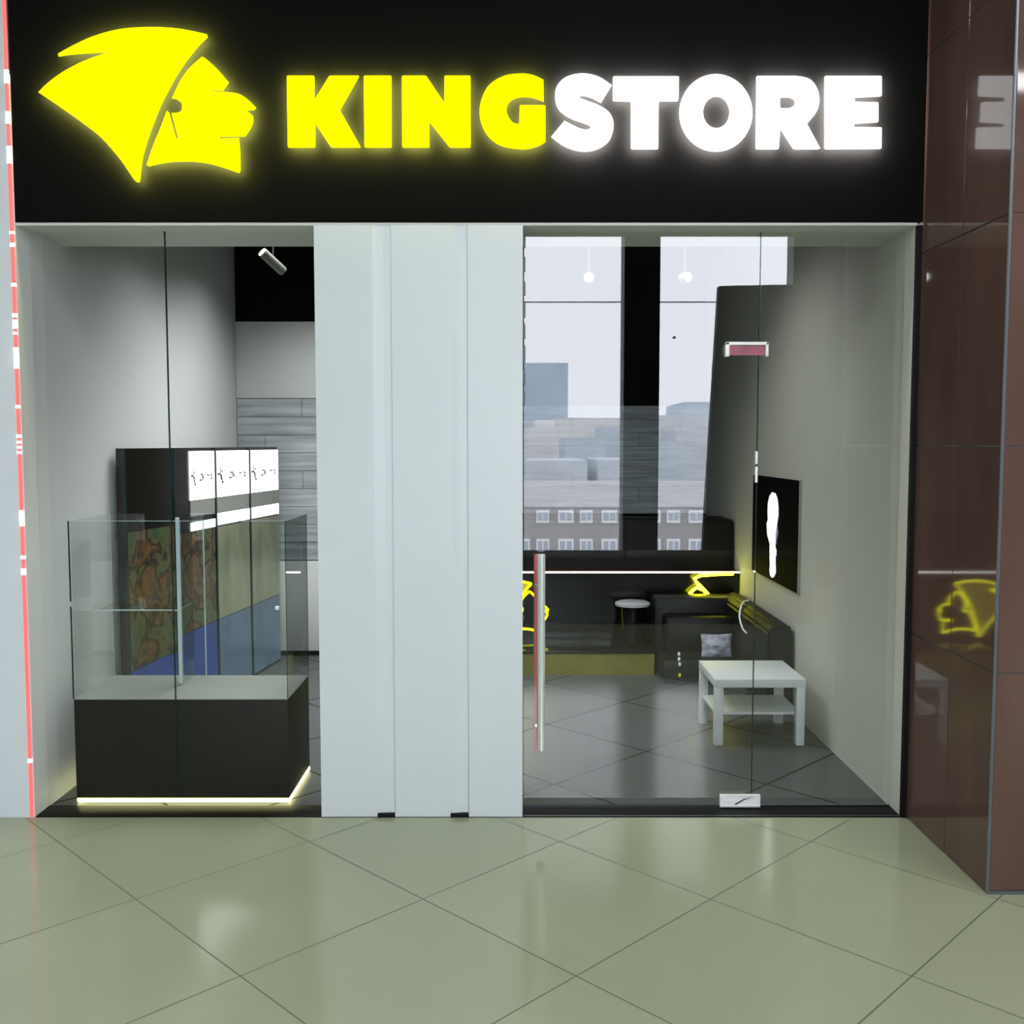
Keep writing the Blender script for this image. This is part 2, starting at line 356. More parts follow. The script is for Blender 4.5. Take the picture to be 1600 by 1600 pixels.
LET = {
 'K': ([[(448, 118), (491, 118), (491, 156.5), (514.7, 118), (561.5, 118), (531, 171.8), (564, 230.3), (517.3, 230.3), (492.5, 192.5), (492.5, 230.3), (449.7, 230.3)]], 0),
 'I': ([[(568.3, 118), (611.6, 118), (611.8, 230.3), (569.5, 230.3)]], 0),
 'N': ([[(627.8, 118), (665.5, 118), (694.4, 160.8), (694.4, 118), (735, 118), (735.2, 230.3), (703, 230.3), (670.5, 189.5), (671, 230.3), (628.5, 230.3)]], 0),
 'G': ([[(849, 124.5, e), (832, 117, c), (812, 114.8, c), (785, 119.5, c), (761, 137, c), (749.3, 171, c), (757, 204, c), (780, 226, c), (815, 232.8, c), (838, 229, c), (852.2, 221.5, e), (852.2, 164), (812, 164), (811.5, 193.8, e), (800, 190.5, c), (791.3, 174, c), (796, 159, c), (810.5, 151.8, c), (830, 152, c), (849.5, 158.5, e)]], 1),
 'S': ([[(956, 133, e), (935, 119.5, c), (910, 114.5, c), (885, 120, c), (870, 135, c), (867.5, 155, c), (874, 172, c), (890, 184, c), (910, 191.5, c), (922.5, 197, c), (919, 202, c), (905, 200, c), (882, 188.5, e), (861.2, 213.7, e), (882, 228.5, c), (908, 236.5, c), (932, 233.5, c), (951.5, 220, c), (958.8, 196, c), (953, 177, c), (937, 165, c), (915, 156.5, c), (905.5, 152, c), (910, 149.3, c), (924, 152.5, c), (939, 160.5, e)]], 1),
 'T': ([[(957.8, 119), (1061, 119), (1060, 157.8), (1029.2, 158), (1028.6, 233), (986, 233), (986, 158.5), (957.8, 157.8)]], 0),
 'O': ([ell(1118.6, 176.2, 57.2, 60.6), ell(1119.3, 175.3, 20.6, 24.8)[::-1]], 2),
 'R': ([[(1181.9, 118.4), (1244, 118.4, e), (1266, 124, c), (1279, 144, c), (1278, 170, c), (1261, 193.4, e), (1281.6, 231.5), (1278, 233), (1240, 233), (1219, 200.5), (1217, 233), (1181, 233)], [(1219, 151.8), (1233, 151.8, e), (1241, 156, c), (1241, 164.5, c), (1233, 169, e), (1219, 169)]], 1),
 'E': ([[(1288.5, 118.4), (1377.9, 118.4), (1377.9, 150.2), (1335.9, 152), (1335.9, 158.7), (1372.7, 159.4), (1372.7, 190.8), (1335, 193), (1335, 198.5), (1377.9, 198.8), (1377.4, 232.5), (1288.5, 233)]], 0)}
nm = thing('shop_name_sign', (P(910, 175, 0)[0], SY, P(910, 232, 0)[1]), 'glowing raised shop name in heavy capitals, half yellow and half white, on the black fascia', 'sign')
for ch in 'KINGSTORE':
    loops, mode = LET[ch]
    L2 = []
    for lp in loops:
        q = spline_from(lp, mode == 1) if mode != 2 else lp
        if mode != 2: q = roundc(q, 2.6)
        L2.append(q)
    y = ch in 'KING'
    o = solid2d('letter', L2, SY, SY + .006, (M_yel, M_yelb) if y else (M_wht, M_whtb), nm, tfs)
    o['label'] = ('yellow' if y else 'white') + ' glowing capital letter ' + ch
MANE = [(322, 298, e), (400, 255, c), (500, 208, c), (600, 176, c), (700, 157, c), (850, 150, c), (1000, 160, c), (1148, 190, e), (1152, 205, e), (1100, 256, c), (1040, 330, c), (980, 420, c), (930, 510, c), (890, 590, c), (850, 690, c), (815, 790, c), (795, 860, c), (785, 920, c), (775, 1010, e), (762, 1012, e), (740, 990, c), (690, 915, c), (640, 850, c), (560, 762, c), (480, 698, c), (400, 640, c), (300, 570, c), (213, 512, e), (260, 465, c), (340, 405, c), (420, 360, c), (500, 325, c), (600, 290, e), (500, 293, c), (400, 301, c), (325, 312, e)]
FACE = [(1122, 315, e), (1145, 328, c), (1205, 383, c), (1270, 457, e), (1238, 502, e), (1180, 498, e), (1180, 507, e), (1242, 510, e), (1320, 520, c), (1370, 548, c), (1422, 598, e), (1412, 609, e), (1368, 612, e), (1405, 645, e), (1402, 690, c), (1362, 756, e), (1222, 757, e), (1212, 775, e), (1238, 768, e), (1326, 766, e), (1333, 850, c), (1335, 945, e), (1326, 960, e), (1250, 933, c), (1170, 910, c), (1080, 897, c), (980, 897, c), (900, 906, c), (824, 923, e), (814, 915, e), (847, 816, c), (888, 717, c), (926, 614, e), (938, 624, e), (976, 769, e), (990, 768, e), (953, 628, e), (985, 626, c), (1008, 612, c), (1010, 575, c), (985, 552, c), (955, 545, e), (1000, 450, c), (1050, 380, c)]
lion = thing('lion_emblem', (P(220, 160, 0)[0], SY, P(220, 285, 0)[1]), 'glowing yellow lion head emblem facing right, left of the shop name', 'emblem')
pxl = lambda a: [(p[0] / 3.5556, p[1] / 3.5556) for p in spline_from(a, True)]
solid2d('mane', [pxl(MANE)], SY, SY + .006, (M_yel, M_yelb), lion, tfs)
solid2d('face', [pxl(FACE)], SY, SY + .006, (M_yel, M_yelb), lion, tfs)

# ------------------------------------------------------------------ glass front
GY = .12
w1 = thing('window_1', (-1.4, GY, 0), 'tall frameless display window left of the white column', 'window'); w1['kind'] = 'structure'
xs = P(263, 600, GY)[0]
box('glass_pane', XL + .003, xs - .003, GY - .005, GY + .005, .006, TOP - .001, M_glassl, w1)
box('glass_pane', xs + .003, P(490, 352, .1)[0] - .001, GY - .005, GY + .005, .006, TOP - .001, M_glassl, w1)
box('silicone_joint', xs - .0018, xs + .0018, GY - .0055, GY + .0055, .05, TOP - .001, M_edge, w1)
xd = P(1184, 650, GY)[0]; xc = P(817.5, 352, .1)[0]
d1 = thing('door_1', (xd, GY, 0), 'frameless glass door between the white column and the fixed pane', 'door'); d1['kind'] = 'structure'
box('glass_pane', xc + .004, xd - .003, GY - .005, GY + .005, .012, TOP - .004, M_glass, d1)
ds = []
zt = 2.47
for y0_, y1_ in ((368, 388), (402, 425), (440, 462), (473, 497), (507, 530), (540, 567), (578, 602), (612, 633)):
    ds.append((xc + .001, xc + .010, GY - .012, GY - .006, P(820, y1_, GY)[1], P(820, y0_, GY)[1]))
boxes('brush_seal', ds, mat('grey_seal', srgb(112, 114, 120), .6), d1)
# fixed pane
w2 = thing('window_2', (1.4, GY, 0), 'fixed frameless pane right of the glass door', 'window'); w2['kind'] = 'structure'
box('glass_pane', xd + .001, XR - .002, GY - .005, GY + .005, .006, TOP - .004, M_glass, w2)
box('glass_edge', xd - .002, xd + .0008, GY - .006, GY + .006, .05, TOP - .004, M_edge, w2)
# handles
def handle(x, y, m, lab, r=.016):
    z0, z1 = P(843, 1174, y)[1], P(843, 866, y)[1]
    g = tube('pull_bar', [(x, y, z0), (x, y, z0 + .004), (x, y, z1 - .004), (x, y, z1)], [r * .8, r, r, r * .8], m, d1, 20); g['label'] = lab
    for z in (z0 + .13, z1 - .13):
        s = 1 if y > GY else -1
        tube('handle_standoff', [(x, GY + s * .006, z), (x, y - s * r * .6, z)], .008, M_chrome, d1, 12)
hx = P(846, 1000, .05)[0]
handle(hx, .05, mat('brushed_steel', srgb(236, 242, 238), .24, .55), 'polished steel pull bar')
handle(P(838.5, 1000, .17)[0], .17, M_coral, 'inner pull bar in coral for the red reflection', .013)
# patch fittings
def fitting(name, px0, px1, py0, py1, inner, lab):
    x0, z1 = P(px0, py0, GY - .02); x1, z0 = P(px1, py1, GY - .02)
    box(name, x0, x1, GY - .022, GY - .006, max(z0, .006), z1, inner, d1, bev=.003)['label'] = lab
fitting('bottom_patch_fitting', 1125, 1188, 1242, 1262, M_satin, 'white bottom patch fitting')
x0, z1 = P(1129, 1243, .095); x1, z0 = P(1184, 1260, .095)
mk('fitting_mark', lambda bm: addprism(bm, [P(1147, 1257, .095), P(1150, 1258, .095), P(1164, 1250, .095), P(1177, 1246, .095), P(1162, 1248, .095)], .0955, .0985), M_alu, d1)
boxes('fitting_rim', [(x0 - .003, x1 + .006, .093, .1, z1 - .003, z1 + .004), (x0 - .003, x1 + .006, .093, .1, max(z0, .006), max(z0, .006) + .006)], M_satin, d1)
M_glow = mat('bright_steel_cover', srgb(252, 252, 252), .25, 0, emit=None)
x0, z1 = P(1134, 534, .09); x1, z0 = P(1201, 557, .09); t = .012
boxes('lock_cover', [(x0, x1, .088, .113, z1 - .014, z1), (x0, x0 + .017, .088, .113, z0, z1), (x1 - .012, x1, .088, .113, z0, z1)], M_glow, d1, bev=.003)['label'] = 'white bracket of the upper lock'
box('lock_plate', x0 + .017, x1 - .012, .1, .113, z0 + .006, z1 - .014, mat('wine_red_plate', srgb(150, 72, 84), .3, var=(20, .3)), d1)['label'] = 'wine red plate of the upper lock'
for a, b in ((705, 725), (729, 754)):
    xx, zt_ = P(1182, a, .105); _, zb_ = P(1182, b, .105)
    box('seam_highlight', xx - .005, xx + .005, .1, .113, zb_, zt_, M_glow, d1, bev=.002)  # white pieces stand in for highlights along the glass seam
xx, z_ = P(1054, 527, GY - .012)
tube('glass_dot', [(xx, GY - .012, z_), (xx, GY - .006, z_)], .006, M_blk, d1, 12)  # black dot stands in for a small dark reflection in the glass
xx, z_ = P(1179, 893, GY - .012)
tube('glass_dot', [(xx, GY - .012, z_), (xx, GY - .006, z_)], .0055, M_glow, d1, 12)['label'] = 'small bright screw at the door edge'

# ------------------------------------------------------------------ stone clad pillar
pil = thing('stone_pillar', (2.3, -.36, 0), 'square pillar clad in polished brown stone at the right of the shopfront', 'pillar')
PX1, PYF = 3.0, -.727
jz = [0, .797, 1.591, 2.38, 3.17, 3.96, 4.3]; g = .004
box('joint_core', XP + .006, PX1 - .006, PYF + .006, .0, .001, 4.299, M_joint, pil)
def slabs(bm):
    ymid = -.375
    for a, b in zip(jz, jz[1:]):
        for y0, y1 in ((PYF + .008, ymid - .002), (ymid + .002, -.001)):
            addbox(bm, XP, XP + .012, y0, y1, a + g / 2 + .001, b - g / 2, .0015)
        for x0, x1 in ((XP + .009, XP + .66), (XP + .664, PX1)):
            addbox(bm, x0, x1, PYF, PYF + .012, a + g / 2 + .012 * (a == 0), b - g / 2, .0015)
mk('stone_cladding', slabs, M_marble, pil)
tube('corner_bead', [(XP + .003, PYF + .003, 0.001), (XP + .003, PYF + .003, 4.299)], .006, M_joint, pil, 10)
box('base_trim', XP + .004, PX1, PYF - .003, PYF + .01, .001, .012, M_joint, pil)

# ------------------------------------------------------------------ display case in the left window
cx0, cx1, cy0, cy1, cz = -1.941, -.993, .17, .62, .472
dc = thing('display_case', ((cx0 + cx1) / 2, (cy0 + cy1) / 2, 0), 'low glass display case on a black plinth behind the display window', 'display case')
box('plinth', cx0, cx1, cy0, cy1, .022, cz - .004, M_blk, dc, bev=.002)
box('display_top', cx0 + .001, cx1 - .001, cy0 + .001, cy1 - .001, cz - .004, cz, M_grey, dc)
box('kick_base', cx0 + .03, cx1 - .03, cy0 + .03, cy1 - .03, .0, .022, M_blk, dc)
boxes('led_light', [(cx0 + .01, cx1 - .002, cy0 - .002, cy0 + .008, .004, .022), (cx1 - .01, cx1 + .002, cy0 + .01, cy1 - .01, .004, .022), (cx0 - .002, cx0 + .006, cy0 + .01, cy1 - .01, .004, .022)], M_led, dc)
gz = 1.262
def pane(x0, x1, y0, y1, z0=cz, z1=gz): return box('glass_pane', x0, x1, y0, y1, z0 + .0005, z1, M_case, dc)
T = .006
pane(cx0, cx1, cy0, cy0 + T); pane(cx0, cx1, cy1 - T, cy1); pane(cx0, cx0 + T, cy0 + T + .001, cy1 - T - .001); pane(cx1 - T, cx1, cy0 + T + .001, cy1 - T - .001)
xv = P(279.5, 950, .42)[0]
pane(xv, xv + T, .43, cy1 - T - .002)
zs = P(240, 953, .42)[1]
box('glass_shelf', cx0 + T + .001, xv - .001, .43, cy1 - T - .002, zs - .006, zs, M_case, dc)
boxes('shelf_edge', [(cx0 + T + .001, xv, .427, .4295, zs - .005, zs), (xv - .002, xv, .43, cy1 - .01, zs + .0005, zs + .003)], M_edgel, dc)
d = .0025
for q_ in [(cx0 - d, cx0 + d, cy0 - d, cy0 + d, cz, P(110, 948, cy0)[1]), (cx0 - d, cx0 + d, cy0 - d, cy0 + d, P(110, 940, cy0)[1], gz), (cx1 - d / 2, cx1 + d / 2, cy0 - d / 2, cy0 + d / 2, cz, gz),
     (cx1 - d / 2, cx1 + d / 2, cy1 - d / 2, cy1 + d / 2, cz, gz)]: box('glass_edge', *q_, M_edge, dc)
for q_ in [(xv - .008, xv + .008, .422, .43, P(280, 1068, .42)[1], gz - .003), (cx0 - .001, cx0 + .002, cy1 - .003, cy1, cz, gz), (xv + .06, xv + .064, cy1 - .014, cy1 - .008, cz, gz - .03),
     (cx0, cx1, cy0 - .0005, cy0 + .001, gz - .001, gz + .001), (cx1 - .001, cx1 + .001, cy0, cy1, gz - .001, gz + .001)]: box('glass_edge', *q_, M_edgel, dc)
xx, z_ = P(433, 950, cy0)
box('glass_clip', xx - .008, xx + .008, cy0 - .006, cy0 + .012, z_ - .008, z_ + .008, M_satin, dc, bev=.002)

# ------------------------------------------------------------------ tall cabinets along the left wall
A0, A1 = Vector((-1.985, .9)), Vector((-1.71, 3.08)); dv = A1 - A0; nrm = Vector((dv.y, -dv.x)).normalized()
labs = ['dark tall cabinet with a colourful print, nearest of the row along the left wall', 'tall cabinet with the widest lit panel, second of the row along the left wall',
        'tall cabinet with a lit panel, third of the row along the left wall', 'tall cabinet with a lit panel at the far end of the left wall row']
ztop, zl = 1.575, 1.245; M_ink = mat('dark_ink', srgb(70, 70, 70), .6)
for i in range(4):
    a, b = A0 + dv * (i / 4), A0 + dv * ((i + 1) / 4)
    dep = [.035, .06, .12, .18][i]
    cab = thing('tall_cabinet', ((a.x + b.x) / 2, (a.y + b.y) / 2, 0), labs[i], 'cabinet', 'tall cabinets along the left wall')
    def q(t, off): v = a + (b - a) * t + nrm * off; return v.x, v.y
    def slab(name, t0, t1, o0, o1, z0, z1, m, par=None, z0b=None):
        def fn(bm):
            c4 = [q(t0, o0), q(t1, o0), q(t1, o1), q(t0, o1)]; zb4 = [z0, z0b or z0, z0b or z0, z0]
            lo = [bm.verts.new((p[0], p[1], zz_)) for p, zz_ in zip(c4, zb4)]; hi = [bm.verts.new((p[0], p[1], z1)) for p in c4]
            bm.faces.new(lo[::-1]); bm.faces.new(hi)
            for k in range(4):
                j = (k + 1) % 4; bm.faces.new((lo[k], lo[j], hi[j], hi[k]))
        return mk(name, fn, m, par or cab)
    slab('body', .004, .996, -dep, 0, .0, ztop, M_brownish)
    fr = slab('door_frame', .0, .03, .001, .012, .02, ztop, M_edge)
    if i == 0:
        slab('printed_panel', .04, .99, .001, .005, .42, 1.14, M_mural)
        slab('lower_panel', .04, .99, .001, .005, .02, .415, M_blue)
    else:
        t0 = .38 if i == 1 else .04
        lp = slab('lit_panel', t0, .99, .001, .008, zl + .02, ztop - .02, M_screen)
        slab('grey_panel', t0, .99, .001, .006, 1.17, zl + .015, M_grey)
        slab('lit_surface_glow', t0, .99, .001, .008, 1.09 if i > 1 else 1.085, 1.165 if i > 1 else 1.135, M_screen)  # emission stands in for light falling on a shelf surface
        slab('printed_panel', .04, .99, .001, .005, .5, 1.08, M_mural if i == 1 else M_olive)
        slab('lower_panel', .04, .99, .001, .005, .02, .495, M_blue if i == 1 else M_bluegrey)
        def marks(bm, lo_, hi_):
            zc = (zl + ztop) / 2 - .005
            def bar(t0, t1, z0, z1):
                c4 = [q(t0, .0082), q(t1, .0082), q(t1, .010), q(t0, .010)]
                lo = [bm.verts.new((p[0], p[1], z0)) for p in c4]; hi = [bm.verts.new((p[0], p[1], z1)) for p in c4]
                bm.faces.new(lo[::-1]); bm.faces.new(hi)
                for k in range(4):
                    j = (k + 1) % 4; bm.faces.new((lo[k], lo[j], hi[j], hi[k]))
            W_ = .99 - t0
            u = lambda v: t0 + W_ * v
            for (p0, p1, z0, z1) in ((.02, .1, 0, .006), (.1, .12, -.005, .03), (.12, .16, -.022, 0), (.15, .17, -.035, -.018), (.17, .2, -.035, -.028), (.14, .18, .012, .018),
                                     (.36, .44, -.018, -.013), (.4, .48, .004, .009), (.47, .49, -.018, .009), (.5, .52, -.012, .002), (.55, .58, -.014, -.01), (.68, .75, .0, .005), (.82, .88, .0, .005), (.87, .89, -.014, .0), (.82, .88, -.014, -.01)):
                if lo_ <= p0 < hi_: bar(u(p0), u(p1), zc + z0 * 1.5 - .001, zc + z1 * 1.5 + .001)
        mk('dark_mark', lambda bm: marks(bm, 0, .3), M_ink, lp); mk('dark_lettering', lambda bm: marks(bm, .3, .6), M_ink, lp); mk('dark_lettering', lambda bm: marks(bm, .6, 1), M_ink, lp)

# ------------------------------------------------------------------ right part of the shop
pf = 2.62; xq = P(700, 600, 3.2)[0]
pe = .985
plat = thing('counter_platform', (.2, 2.8, 0), 'low dark platform with a front tinted olive for yellow light under the black counter', 'platform')
box('platform_front', xq + .005, pe, pf, pf + .02, .0, .15, mat('yellow_lit_board', srgb(112, 108, 38), .5, var=(6, .25, (.6, 1, 1))), plat)  # olive base colour carries the yellow light of the neon
box('platform_top', xq + .005, pe, pf - .004, 3.2, .15, .168, M_gbl, plat, bev=.002)
zc = P(900, 892, 3.05)[1]
ct = thing('sales_counter', (.5, 3.1, .168), 'long black counter with a white light line along its top edge', 'counter')
box('front_panel', xq + .01, pe, 3.05, 3.16, .168, zc - .02, M_gbl, ct)
boxes('front_panel', [(pe + .002, XR - .01, 3.05, 3.16, .17, zc - .02)], M_gbl, ct)
box('countertop', xq + .01, XR - .004, 3.03, 3.2, zc - .02, zc - .006, mat('red_brown_top', srgb(60, 28, 22), .4), ct)
box('light_line', xq + .01, XR - .006, 3.022, 3.032, zc - .013, zc - .002, M_ledw, ct)
bc = thing('back_cabinet', (.5, 3.22, 0), 'low black cabinet behind the counter, rising just above its white light line', 'cabinet')
box('body', xq + .01, P(1146, 850, 3.21)[0], 3.21, 3.6, .0, P(1100, 812, 3.21)[1], M_blk, bc, bev=.02)
box('door_seam', P(975, 850, 3.21)[0], P(978, 850, 3.21)[0], 3.207, 3.21, .7, P(1100, 815, 3.21)[1], M_gbl, bc)

# neon lion on the counter front
nl = thing('neon_lion', (0, 3.0, .2), 'yellow neon outline of a lion head facing right on the black counter front', 'neon sign')
nw, nx1, nz0, nz1 = .56, .265, .19, .6
def tn(px, py):
    return (nx1 - nw + (px - 213) / (1422 - 213) * nw, nz1 - (py - 150) / (1012 - 150) * (nz1 - nz0))
def neon(name, pl):
    q = spline_from(pl, True)
    pts = [(tn(*p)[0], 3.035, tn(*p)[1]) for p in q]
    tube(name, pts, .008, M_neon, nl, 8, closed=True)
neon('mane_tube', MANE); 
FS = [p for p in FACE if not (p[0] in (1180, 976, 990, 953, 938))]
neon('face_tube', FS)
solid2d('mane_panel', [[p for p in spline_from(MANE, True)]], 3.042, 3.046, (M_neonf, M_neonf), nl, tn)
# yellow light strip folded at the right end of the counter
ys = thing('yellow_light_tube', (1.3, 3.0, zc - .04), 'bent yellow light tube under the right end of the counter top', 'light strip')
def pp(px, py, Y): x, z = P(px, py, Y); return (x, Y, z)
tube('tube_run', [pp(1146, 896, 2.99), pp(1120, 897, 2.99), pp(1095, 899, 2.99), pp(1085, 904, 2.99), pp(1090, 912, 2.99), pp(1100, 922, 2.99), pp(1107, 930, 2.99)], .013, M_neons, ys, 10)
tube('tube_branch', [pp(1077, 928, 2.99), pp(1083, 922, 2.99), pp(1089, 918, 2.99), pp(1096, 921, 2.99)], .012, M_neons, ys, 10)

# black sofa
sf = thing('corner_sofa', (1.3, 2.7, 0), 'black leather corner sofa behind the small white table', 'sofa')
def cushion(bm, x0, x1, y0, y1, z0, z1, r=.03):
    addbox(bm, x0, x1, y0, y1, z0, z1, r)
sx0 = 1.0
mk('seat', lambda bm: cushion(bm, sx0, 1.5, 2.35, 2.72, .03, .17), M_cloth, sf, True)
mk('backrest', lambda bm: (cushion(bm, sx0 + .06, 1.64, 2.6, 2.8, .14, .41), cushion(bm, sx0 + .0, 1.64, 2.78, 2.96, .03, .52)), M_cloth, sf, True)
def arm(bm):
    pts = [(1.505, .03), (1.658, .03), (1.658, .51), (1.62, .535), (1.55, .53), (1.505, .49)]
    addprism(bm, pts, 1.62, 2.94)
    bmesh.ops.bevel(bm, geom=bm.edges[:], offset=.015, segments=2, affect='EDGES')
mk('armrest', arm, M_cloth, sf, True)
for x, y in ((sx0 + .05, 2.4), (sx0 + .05, 2.9), (1.6, 1.7), (1.6, 2.88)):
    box('foot', x - .02, x + .02, y - .02, y + .02, 0, .035, M_blk, sf)
# pillow
def pillow(bm):
    n = 14; x0, z0_ = P(1096, 1031, 2.42); x1, z1_ = P(1146, 992, 2.42)
    def grid(sgn):
        g = [[None] * (n + 1) for _ in range(n + 1)]
        for i in range(n + 1):
            for j in range(n + 1):
                u, v = i / n, j / n; e_ = (math.sin(math.pi * u) * math.sin(math.pi * v)) ** .5
                pin = 1 - .08 * math.sin(math.pi * u); w = random.uniform(-.006, .006) * e_
                g[i][j] = bm.verts.new((x0 + (x1 - x0) * (.5 + (u - .5) * (1 - .08 * math.sin(math.pi * v))), 2.44 + sgn * (.035 * e_ + w) + .03 * v, z0_ + (z1_ - z0_) * (.5 + (v - .5) * pin)))
        for i in range(n):
            for j in range(n): bm.faces.new((g[i][j], g[i + 1][j], g[i + 1][j + 1], g[i][j + 1]))
    grid(-1); grid(1); bmesh.ops.remove_doubles(bm, verts=bm.verts[:], dist=.0005)
pw = mk('cushion', pillow, mat('silver_grey_plush', srgb(150, 152, 168), .6, var=(22, .6), bump=(60, .6)), None, True)
prop(pw, 'small crumpled silver grey cushion leaning on the black sofa', 'cushion')
# white cable
cb = tube('white_cable', [(1.60, 2.50, .541), (1.56, 2.46, .541), (1.53, 2.4, .527), (1.507, 2.34, .498), (1.494, 2.3, .465), (1.494, 2.26, .43), (1.494, 2.19, .40), (1.494, 2.1, .395)], .006, M_satin)
prop(cb, 'short curved white cable draped over the arm of the black sofa', 'cable')

# round stool with grey top
sxx, szz = P(1040, 940, 2.86); 
stl = thing('round_stool', (.86, 2.86, .168), 'round dark stool with a pale grey top, left of the black sofa', 'stool')
lathe('seat', [(.08, szz - .03), (.125, szz - .025), (.125, szz - .008), (.11, szz)], .86, 2.86, mat('pale_grey_top', srgb(165, 168, 172), .3), stl)
lathe('body', [(.1, .169), (.11, .2), (.085, .3), (.1, szz - .03)], .86, 2.86, M_gbl, stl)
# hanging tag chain
tg = thing('tag_chain', (P(1062, 1000, 2.33)[0], 2.33, .05), 'thin dark chain with pale beads and a yellow tip hanging at the sofa end', 'chain')
for k, (py, m_) in enumerate(((1022, M_satin), (1030, M_satin), (1038, M_satin), (1046, M_blk), (1055, M_neonf))):
    xx, z_ = P(1061 + (k > 1) , py, 2.33)
    lathe('bead', [(.003, z_ - .013), (.009, z_ - .006), (.009, z_ + .006), (.003, z_ + .013)], xx, 2.33, m_, tg, 10)

# ------------------------------------------------------------------ small white table
tx0, tx1, ty0, ty1, tz = 1.075, 1.552, 1.015, 1.47, .357
tb = thing('side_table', ((tx0 + tx1) / 2, (ty0 + ty1) / 2, 0), 'small square white table with a lower shelf behind the glass door', 'table')
box('tabletop', tx0 - .002, tx1 + .002, ty0 - .002, ty1 + .002, tz - .045, tz, M_tablew, tb, bev=.002)
for x in (tx0, tx1 - .045):
    for y in (ty0, ty1 - .045):
        box('leg', x, x + .045, y, y + .045, 0, tz - .0455, M_tablew, tb, bev=.002)
box('shelf', tx0 + .01, tx1 - .01, ty0 + .046, ty1 - .046, .155, .168, M_tablew, tb)

# ------------------------------------------------------------------ portrait on the right wall
pt = thing('wall_picture', (XR, 2.0, .72), 'flat black wall picture showing a pale half lit face on the right shop wall', 'picture')
WX = XR - .016
def wallpt(px, py):
    ax = WX * CF / (px - 800)      # axial depth on the plane x = WX
    v = (800 - py) / CF; c_, s_ = math.cos(TH), math.sin(TH)
    return (ax * (c_ + v * s_) - CD, CH + ax * (-s_ + v * c_))
ya, _ = wallpt(1177, 742); yb, _ = wallpt(1249, 752)
box('canvas', WX, XR - .001, yb, ya, .732, 1.386, mat('black_print', srgb(4, 4, 4), .7, spec=.04), pt)
box('canvas_edge', WX - .0005, XR - .001, yb - .006, yb - .0005, .732, 1.386, M_grey, pt)
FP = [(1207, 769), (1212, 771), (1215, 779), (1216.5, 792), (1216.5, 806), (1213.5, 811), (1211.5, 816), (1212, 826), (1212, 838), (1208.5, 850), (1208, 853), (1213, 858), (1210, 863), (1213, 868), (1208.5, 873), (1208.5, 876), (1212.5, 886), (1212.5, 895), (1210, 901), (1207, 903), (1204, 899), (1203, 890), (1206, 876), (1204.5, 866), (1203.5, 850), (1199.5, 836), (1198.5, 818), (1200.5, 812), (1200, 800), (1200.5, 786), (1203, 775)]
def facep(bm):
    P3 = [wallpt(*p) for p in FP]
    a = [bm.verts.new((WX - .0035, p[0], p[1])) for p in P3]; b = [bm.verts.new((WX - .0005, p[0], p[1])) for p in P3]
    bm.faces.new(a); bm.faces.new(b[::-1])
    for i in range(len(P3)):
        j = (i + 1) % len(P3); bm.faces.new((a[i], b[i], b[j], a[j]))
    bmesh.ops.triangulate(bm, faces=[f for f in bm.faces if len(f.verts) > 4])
def earp(bm):
    P3 = [wallpt(*p) for p in ((1214.3, 818), (1215.3, 824), (1216, 834), (1214.3, 842), (1213.6, 850), (1213, 840), (1213.4, 830))]
    a = [bm.verts.new((WX - .0035, p[0], p[1])) for p in P3]; b = [bm.verts.new((WX - .0005, p[0], p[1])) for p in P3]
    bm.faces.new(a); bm.faces.new(b[::-1])
    for i in range(len(P3)):
        j = (i + 1) % len(P3); bm.faces.new((a[i], b[i], b[j], a[j]))
mk('printed_ear', earp, mat('pale_violet_print', srgb(200, 200, 228), .5), pt)
mk('printed_face', facep, mat('white_print_glow', srgb(250, 250, 252), .5, emit=(1, 1, 1, 1), es=.8), pt)  # emission added to the print so the pale face reads white

# ------------------------------------------------------------------ ceiling spot heads in the shop
def spothead(loc, aim, label, L_=.2, r=.04, cord=.5):
    t = thing('spot_lamp', loc, label, 'lamp', 'spot lamps under the shop ceiling')
    a = Vector(aim).normalized(); c0 = Vector(loc)
    tube('lamp_body', [c0 - a * L_ / 2, c0 - a * (L_ / 2 - .012), c0 + a * (L_ / 2 - .004), c0 + a * L_ / 2], [r * .8, r, r, r * .97], M_lampb, t, 20)
    tube('lens', [c0 + a * (L_ / 2 + .0005), c0 + a * (L_ / 2 + .006)], r * .9, M_lens, t, 20)
    tube('stem', [c0, (loc[0], loc[1], min(3.09, loc[2] + cord))], .0028, M_lampb, t, 8)
    return t
M_lampb = mat('grey_white_lamp_metal', srgb(120, 122, 114), .5)
M_lens = mat('lamp_lens', (1, 1, 1, 1), .4, emit=(1, 1, .96, 1), es=3.5)
x, z = P(427, 410, 1.2); spothead((x, 1.2, z), (-.62, -.5, .6), 'grey tube spot lamp aimed up left behind the display window', .15, .026)
x, z = P(921, 432, 1.6); spothead((x, 1.65, z), (-.05, -1, -.05), 'round white spot lamp facing out, left one above the door', .05, .03)
x, z = P(1072, 432, 1.6); spothead((x, 1.65, z), (.75, -1, .1), 'round white spot lamp turned aside, right one above the door', .05, .03)
tr = boxes('lamp_track', [(-1.6, 1.5, 1.62, 1.66, 3.06, 3.099)], M_blk); prop(tr, 'black lamp track on the dark shop ceiling', 'track')

